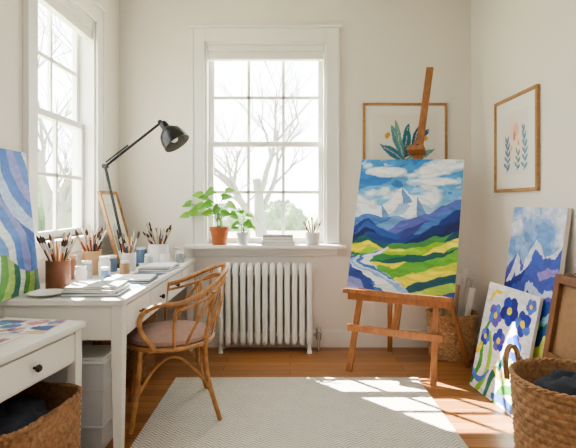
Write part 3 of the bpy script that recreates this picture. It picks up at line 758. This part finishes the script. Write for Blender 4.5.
fill(-1.215, 2.36, DZ, .057, .15, 24, 'paintbrushes in the brown cup', 'wooden paintbrush standing in the brown cup')
cup(-1.245, 2.83, DZ, .058, .15, tan_cer, 'tan ceramic jar of paintbrushes below the side window')
fill(-1.245, 2.83, DZ, .055, .15, 22, 'paintbrushes in the tan jar', 'paintbrush standing in the tan jar')
cup(-1.00, 3.42, DZ, .075, .14, white_cer, 'white ceramic cup full of paintbrushes near the wall corner')
fill(-1.00, 3.42, DZ, .072, .14, 28, 'paintbrushes in the white cup', 'paintbrush standing in the white cup')
SZ = .861
cup(.185, 3.67, SZ, .055, .10, white_cer, 'white ceramic cup of brushes on the window sill', 1.1)
fill(.185, 3.67, SZ, .052, .10, 12, 'paintbrushes in the sill cup', 'thin brush standing in the cup on the window sill', .18, .24)
cup(-1.07, 2.99, DZ, .045, .12, white_cer, 'white enamel cup with a few brushes on the desk')
fill(-1.07, 2.99, DZ, .042, .12, 12, 'paintbrushes in the enamel cup', 'paintbrush standing in the white enamel cup', .2, .27)

def jar(x, y, r_, h, mat, lab, lid=None, z=DZ):
    r = root('paint_jar', (x, y, z), label=lab, cat='jar')
    MB().lathe([(.001, 0), (r_*.95, 0), (r_, .006), (r_, h*.82), (r_*.86, h*.92), (r_*.86, h), (.001, h)], 22).build('jar_body', mat, r)
    MB().lathe([(r_*.9, h-.002), (r_*.92, h), (r_*.92, h+.014), (.001, h+.016)], 22).build('lid', lid or white_cer, r)
jar(-1.285, 2.56, .036, .10, grey_cer, 'grey ceramic paint jar on the desk')
jar(-1.19, 2.56, .032, .075, white_cer, 'short white paint jar on the desk')
jar(-1.31, 2.68, .034, .12, brown_cer, 'brown paint jar below the side window', wood_frame)
jar(-1.30, 2.97, .036, .11, white_cer, 'white paint jar below the side window', wood_frame)
jar(-1.17, 2.96, .032, .09, blue_cer, 'blue paint jar on the desk')
jar(-1.13, 2.74, .034, .11, white_cer, 'white paint jar next to the tan brush jar')
jar(-1.215, 2.69, .03, .09, grey_cer, 'grey paint jar between the brush jars')
jar(-1.05, 2.86, .03, .07, tan_cer, 'small tan paint jar on the desk')
jar(-1.08, 2.63, .027, .06, blue_cer, 'small blue paint pot on the desk')
jar(-.985, 3.14, .03, .08, pale_grey, 'pale grey paint jar behind the notebooks')
jar(-1.13, 3.42, .04, .10, blue_cer, 'blue paint jar beside the white brush cup')
jar(-.88, 3.56, .04, .085, white_cer, 'white paint jar by the back wall')
jar(-1.04, 3.58, .04, .11, tan_cer, 'tan paint jar by the back wall')
jar(-.83, 3.40, .03, .07, grey_cer, 'small grey paint jar at the end of the desk')
cup(-.92, 3.31, DZ, .035, .075, white_cer, 'small empty white cup on the desk', name='small_cup')

def book(x, y, z, w, d, h, rz, mat, lab, grp=None, nm='book'):
    m = MB().box(-w/2, w/2, -d/2, d/2, 0, .003, 0).box(-w/2, w/2, -d/2, d/2, h-.003, h, 0).box(-w/2, -w/2+.003, -d/2, d/2, .003, h-.003, 0).box(-w/2+.003, w/2-.004, -d/2+.004, d/2-.004, .003, h-.003, 1)
    m.build(nm, [mat, paper_m], loc=(x, y, z), rot=(0, 0, rz), smooth=False, label=lab, cat='book', group=grp)
z = DZ
for i, (w, d, h, rz, k) in enumerate([(.27, .20, .016, .05, 1), (.26, .19, .014, -.06, 0), (.25, .18, .013, .08, 2)]):
    book(-.965, 2.25, z, w, d, h, rz, book_cols[k], 'thin sketchbook stacked on the desk', 'sketchbooks stacked on the desk', 'sketchbook'); z += h+.0008
z = DZ
for i, (w, d, h, rz, k) in enumerate([(.26, .20, .012, .0, 3), (.25, .19, .010, .1, 0)]):
    book(-.92, 2.60, z, w, d, h, rz, book_cols[k], 'sketchbook lying on the desk near the chair', 'sketchbooks near the chair', 'sketchbook'); z += h+.0008
z = DZ
for i, (w, d, h, rz, k) in enumerate([(.20, .24, .018, -.1, 1), (.19, .22, .014, .05, 0)]):
    book(-.88, 3.05, z, w, d, h, rz, book_cols[k], 'slate and white notebook pile on the desk', 'notebooks on the desk', 'sketchbook'); z += h+.0008
z = SZ
for i, (w, h, k) in enumerate([(.27, .022, 2), (.26, .020, 0), (.245, .024, 4), (.24, .014, 1)]):
    book(-.095, 3.675, z, w, .125, h, random.uniform(-.04, .04), book_cols[k], 'small book stacked flat on the window sill', 'books on the window sill'); z += h+.0008
def sheet(x, y, z, w, d, rz, mat, lab, name='paper_sheet'):
    MB().box(-w/2, w/2, -d/2, d/2, 0, .0012).build(name, mat, loc=(x, y, z), rot=(0, 0, rz), smooth=False, label=lab, cat='paper')
sheet(-1.08, 2.42, DZ, .16, .11, .3, paper_m, 'loose white paper sheet on the desk')
sheet(-.90, 2.83, DZ, .20, .15, -.2, M('slate_sheet', (84, 96, 116), .8, .1), 'dark slate painted sheet on the desk')
sheet(-.90, 2.42, DZ, .20, .10, .12, M('blue_sheet', (130, 162, 200), .8, .1), 'pale blue painted paper sheet on the desk')
MB().lathe([(.001, 0), (.045, 0), (.05, .003), (.085, .014), (.083, .017), (.05, .007), (.001, .006)], 32).build('plate', white_cer, loc=(-1.185, 2.19, DZ), label='shallow white ceramic plate on the desk', cat='plate')

TZ = .681
def art_pal(u, v):
    C = np.zeros(u.shape+(3,)); C[...] = (232, 232, 234)
    rnd = random.Random(5)
    cols = [(206, 140, 156), (110, 134, 190), (120, 170, 190), (214, 190, 140), (150, 110, 140), (70, 90, 150), (214, 160, 136), (120, 150, 180)]
    for i in range(34):
        cx, cy, rr = rnd.random(), rnd.random(), rnd.uniform(.05, .15); c = cols[i % 8]
        C[((u-cx)**2+((v-cy)*.8)**2+.002*np.sin(9*np.arctan2(v-cy, u-cx))) < rr*rr] = c
    return painterly(C, u, v, .2)
for (x, y, w, d, rz, lab) in ((-1.12, 1.88, .28, .20, .05, 'paint-daubed palette sheet on the small table'), (-1.20, 1.60, .24, .26, -.2, 'colour test sheet on the small table')):
    r = root('palette_sheet', (x, y, TZ), (0, 0, rz), label=lab, cat='palette')
    MB().box(-w/2, w/2, -d/2, d/2, 0, .004).build('board', paper_m, r, smooth=False)
    o = art_grid('daubs', w, d, art_pal, 70, 70, r, y=0, z0=0); o.rotation_euler = (-pi/2, 0, 0); o.location = (0, -d/2, .0046)
m, mats = brush(0); m.build('paintbrush', mats, loc=(-1.02, 1.72, TZ+.010), rot=(pi/2, 0, -.2), label='paintbrush lying flat on the small table', cat='paintbrush')

# ------------------------------------------------------------ plants
def leaf_geo(m, base, d, nh, L, W, droop, mi=0):
    d = d.normalized(); side = d.cross(nh).normalized(); nrm = side.cross(d).normalized()
    n = 9; vs = []; fs = []
    for i in range(n+1):
        t = i/n; wv = W*max(.02, (math.sin(pi*min(1, t*.90+.10)**.62)))
        c = base+d*(L*t)-nrm*(droop*L*t*t)
        for s in (-1, -.5, 0, .5, 1):
            back = -d*(.14*L*abs(s)*(1-t)**2)
            vs.append(c+side*(wv*s*.5)+nrm*(abs(s)*wv*.14)+back)
    for i in range(n):
        for k in range(4): a = i*5+k; fs.append((a, a+1, a+6, a+5))
    m.add(vs, fs, mi)
def plant(loc, pr, phh, potmat, specs, label, leafmat, seedd=1):
    rnd = random.Random(seedd)
    r = root('potted_plant', loc, label=label, cat='plant')
    MB().lathe([(.001, 0), (pr*.72, 0), (pr*.92, phh*.78), (pr, phh*.78), (pr*1.03, phh), (pr*.93, phh), (pr*.88, phh*.84), (.001, phh*.84)], 28, capb=False, capt=False).build('pot', potmat, r)
    MB().lathe([(.001, phh*.80), (pr*.87, phh*.80), (pr*.87, phh*.87), (.001, phh*.885)], 20).build('soil', soil, r)
    ms = MB(); ml = MB()
    for (dx, dy, dz, L, W) in specs:
        b = Vector((rnd.uniform(-.3, .3)*pr, rnd.uniform(-.3, .3)*pr, phh*.86)); t = Vector((dx, dy, dz))
        mid = b.lerp(t, .5)+Vector((-dx*.25, 0, .05))
        pts = smoothpts([b, mid, t], 5); ms.tube(pts, .0026, 6)
        sgn = 1 if dx > 0 else -1
        dd = Vector((sgn*.6+dx*2+rnd.uniform(-.25, .25), rnd.uniform(-.3, .1), rnd.uniform(-.55, .25)))
        nh = Vector((rnd.uniform(-.3, .3), -.7, .7))
        leaf_geo(ml, t, dd, nh, L, W, .22, rnd.choice((0, 0, 1)))
    ms.build('stem', stem_m, r); ml.build('foliage', [leafmat, leaf_l], r)
plant((-.575, 3.675, SZ), .080, .145, terracotta,
      [(-.18, -.02, .26, .09, .08), (-.13, .0, .31, .09, .085), (-.23, -.02, .33, .085, .08), (-.15, .0, .40, .085, .08), (-.04, -.03, .44, .095, .085), (.02, 0, .38, .09, .08), (.07, -.03, .33, .09, .08), (-.06, -.05, .33, .09, .085),
       (.02, -.06, .25, .095, .085), (.09, .0, .25, .085, .08), (-.07, .01, .25, .09, .085), (-.25, -.02, .24, .075, .07), (-.09, -.04, .38, .08, .075), (.05, -.01, .43, .08, .07), (-.0, -.04, .31, .085, .075)], 'leafy green plant in a terracotta pot on the window sill', leaf_m, 2)
plant((-.385, 3.67, SZ), .052, .10, pale_grey,
      [(-.03, 0, .17, .07, .06), (.03, -.01, .19, .07, .06), (.0, .02, .25, .07, .065), (.05, 0, .15, .065, .055), (-.04, -.02, .14, .065, .055), (.01, -.04, .16, .07, .06), (.03, -.02, .23, .065, .06)], 'small green plant in a pale grey pot on the window sill', leaf_m, 7)

# ------------------------------------------------------------ outdoors
MB().add([(-60, -40, -.6), (60, -40, -.6), (60, 80, -.6), (-60, 80, -.6)], [(0, 1, 2, 3)]).build('lawn', grass_m, smooth=False, kind='structure', label='pale lawn outside the windows')
def tree(loc, H, seed, label, rk=.026):
    rnd = random.Random(seed); m = MB()
    def branch(p, d, L, r_, depth):
        pts = [p]; rs = [r_]; q = p.copy(); dd = d.copy(); n = 5
        for i in range(n):
            dd = (dd+Vector((rnd.uniform(-.14, .14), rnd.uniform(-.14, .14), rnd.uniform(-.02, .10)))).normalized()
            q = q+dd*(L/n); pts.append(q.copy()); rs.append(r_*(1-.45*(i+1)/n))
        m.tube(pts, rs, 6 if depth < 3 else 4)
        if depth >= 5: return
        k = 4 if depth < 2 else 3
        for i in range(k):
            s = rnd.randint(2, n); a = rnd.uniform(0, 2*pi); sp = rnd.uniform(.5, .95)
            nd = (dd+Vector((math.cos(a), math.sin(a), rnd.uniform(-.1, .35)))*sp).normalized()
            branch(pts[s], nd, L*rnd.uniform(.58, .78), rs[s]*.66, depth+1)
    branch(Vector((0, 0, 0)), Vector((0, 0, 1)), H*.33, H*rk, 0)
    m.build('bare_tree', bark_m, loc=loc, label=label, cat='tree')
tree((-.75, 12, -.62), 7.5, 11, 'pale leafless tree standing on the lawn')
tree((-9, 17.5, -.62), 7.5, 5, 'leafless tree on the lawn beyond the side window', .03)
tree((-3.7, 7.1, -.62), 8.0, 21, 'slender leafless tree close to the house', .011)
def shrub(loc, rx, ry, rz_, seed):
    rnd = random.Random(seed); ph = [rnd.uniform(0, 6) for _ in range(6)]; vs = []; fs = []; nu, nv = 48, 24
    for i in range(nv+1):
        th = pi/2*i/nv
        for j in range(nu):
            a = 2*pi*j/nu; k = 1+.08*math.sin(5*a+ph[0]+6*th)+.06*math.sin(11*a+ph[1]-9*th)+.05*math.sin(19*a+17*th+ph[2])
            vs.append((rx*k*math.sin(th)*math.cos(a), ry*k*math.sin(th)*math.sin(a), rz_*k*math.cos(th)))
    for i in range(nv):
        for j in range(nu): l = (j+1) % nu; fs.append((i*nu+j, (i+1)*nu+j, (i+1)*nu+l, i*nu+l))
    MB().add(vs, fs).build('shrub', hedge_m, loc=loc, label='hazy green shrub at the edge of the lawn', cat='shrub', group='shrubs along the lawn')
for i, (x, y, rx, hz) in enumerate([(-15.8, 27, 1.7, 3.4), (-12.1, 26, 1.6, 3.0), (-8.2, 28, 1.7, 2.6), (-4.4, 30, 1.6, 1.6), (-.6, 31, 1.7, 1.8), (3.2, 30, 1.6, 1.4)]):
    shrub((x, y, -.62), rx, 1.5, hz, i)

# ------------------------------------------------------------ lights
wd = bpy.data.worlds.new('sky'); scene.world = wd; wd.use_nodes = True; nt = wd.node_tree
bg = nt.nodes['Background']
tc = nt.nodes.new('ShaderNodeTexCoord'); sp = nt.nodes.new('ShaderNodeSeparateXYZ'); rp = nt.nodes.new('ShaderNodeValToRGB')
nt.links.new(tc.outputs['Generated'], sp.inputs[0]); nt.links.new(sp.outputs['Z'], rp.inputs['Fac']); nt.links.new(rp.outputs[0], bg.inputs['Color'])
rp.color_ramp.elements[0].color = (.99, .99, 1, 1); rp.color_ramp.elements[1].color = (.80, .90, 1, 1)
bg.inputs['Strength'].default_value = 7.6
s = bpy.data.lights.new('sun', 'SUN'); s.energy = 52; s.angle = .008; s.color = (1, .93, .83)
so = bpy.data.objects.new('sun', s); COL.objects.link(so)
so.rotation_euler = Vector((.60, -.62, -1)).to_track_quat('-Z', 'Y').to_euler(); so.location = (-3, 6, 6)
def area(name, loc, d, sx, sy, e, col=(1, 1, 1), portal=False):
    l = bpy.data.lights.new(name, 'AREA'); l.shape = 'RECTANGLE'; l.size = sx; l.size_y = sy; l.energy = e; l.color = col
    o = bpy.data.objects.new(name, l); COL.objects.link(o); o.location = loc; o.rotation_euler = Vector(d).to_track_quat('-Z', 'Z').to_euler()
    if portal: l.cycles.is_portal = True
area('window_portal', ((W1[0]+W1[1])/2, YB+T+.01, (W1[2]+W1[3])/2), (0, -1, 0), 1.01, 1.68, 1, portal=True)
area('window_portal_side', (XL-T-.01, (W2[0]+W2[1])/2, (W2[2]+W2[3])/2), (1, 0, 0), .78, 1.54, 1, portal=True)
area('added_fill_light', (0, -.1, ZC-.02), (0, 0, -1), 2.0, 1.8, 23, (.98, .98, 1))  # out-of-view fill added to brighten the room; no ceiling fixture is modelled

cam = bpy.data.cameras.new('camera'); cam.lens = 450/576*36; cam.sensor_width = 36; cam.sensor_fit = 'HORIZONTAL'
cam.shift_x = -2/576; cam.shift_y = -21/576; cam.clip_start = .05
co = bpy.data.objects.new('camera', cam); COL.objects.link(co); co.location = (0, 0, 1.2); co.rotation_euler = (pi/2, 0, 0)
scene.camera = co
scene.view_settings.view_transform = 'AgX'
scene.view_settings.look = 'AgX - Medium High Contrast'
scene.view_settings.exposure = 0.05
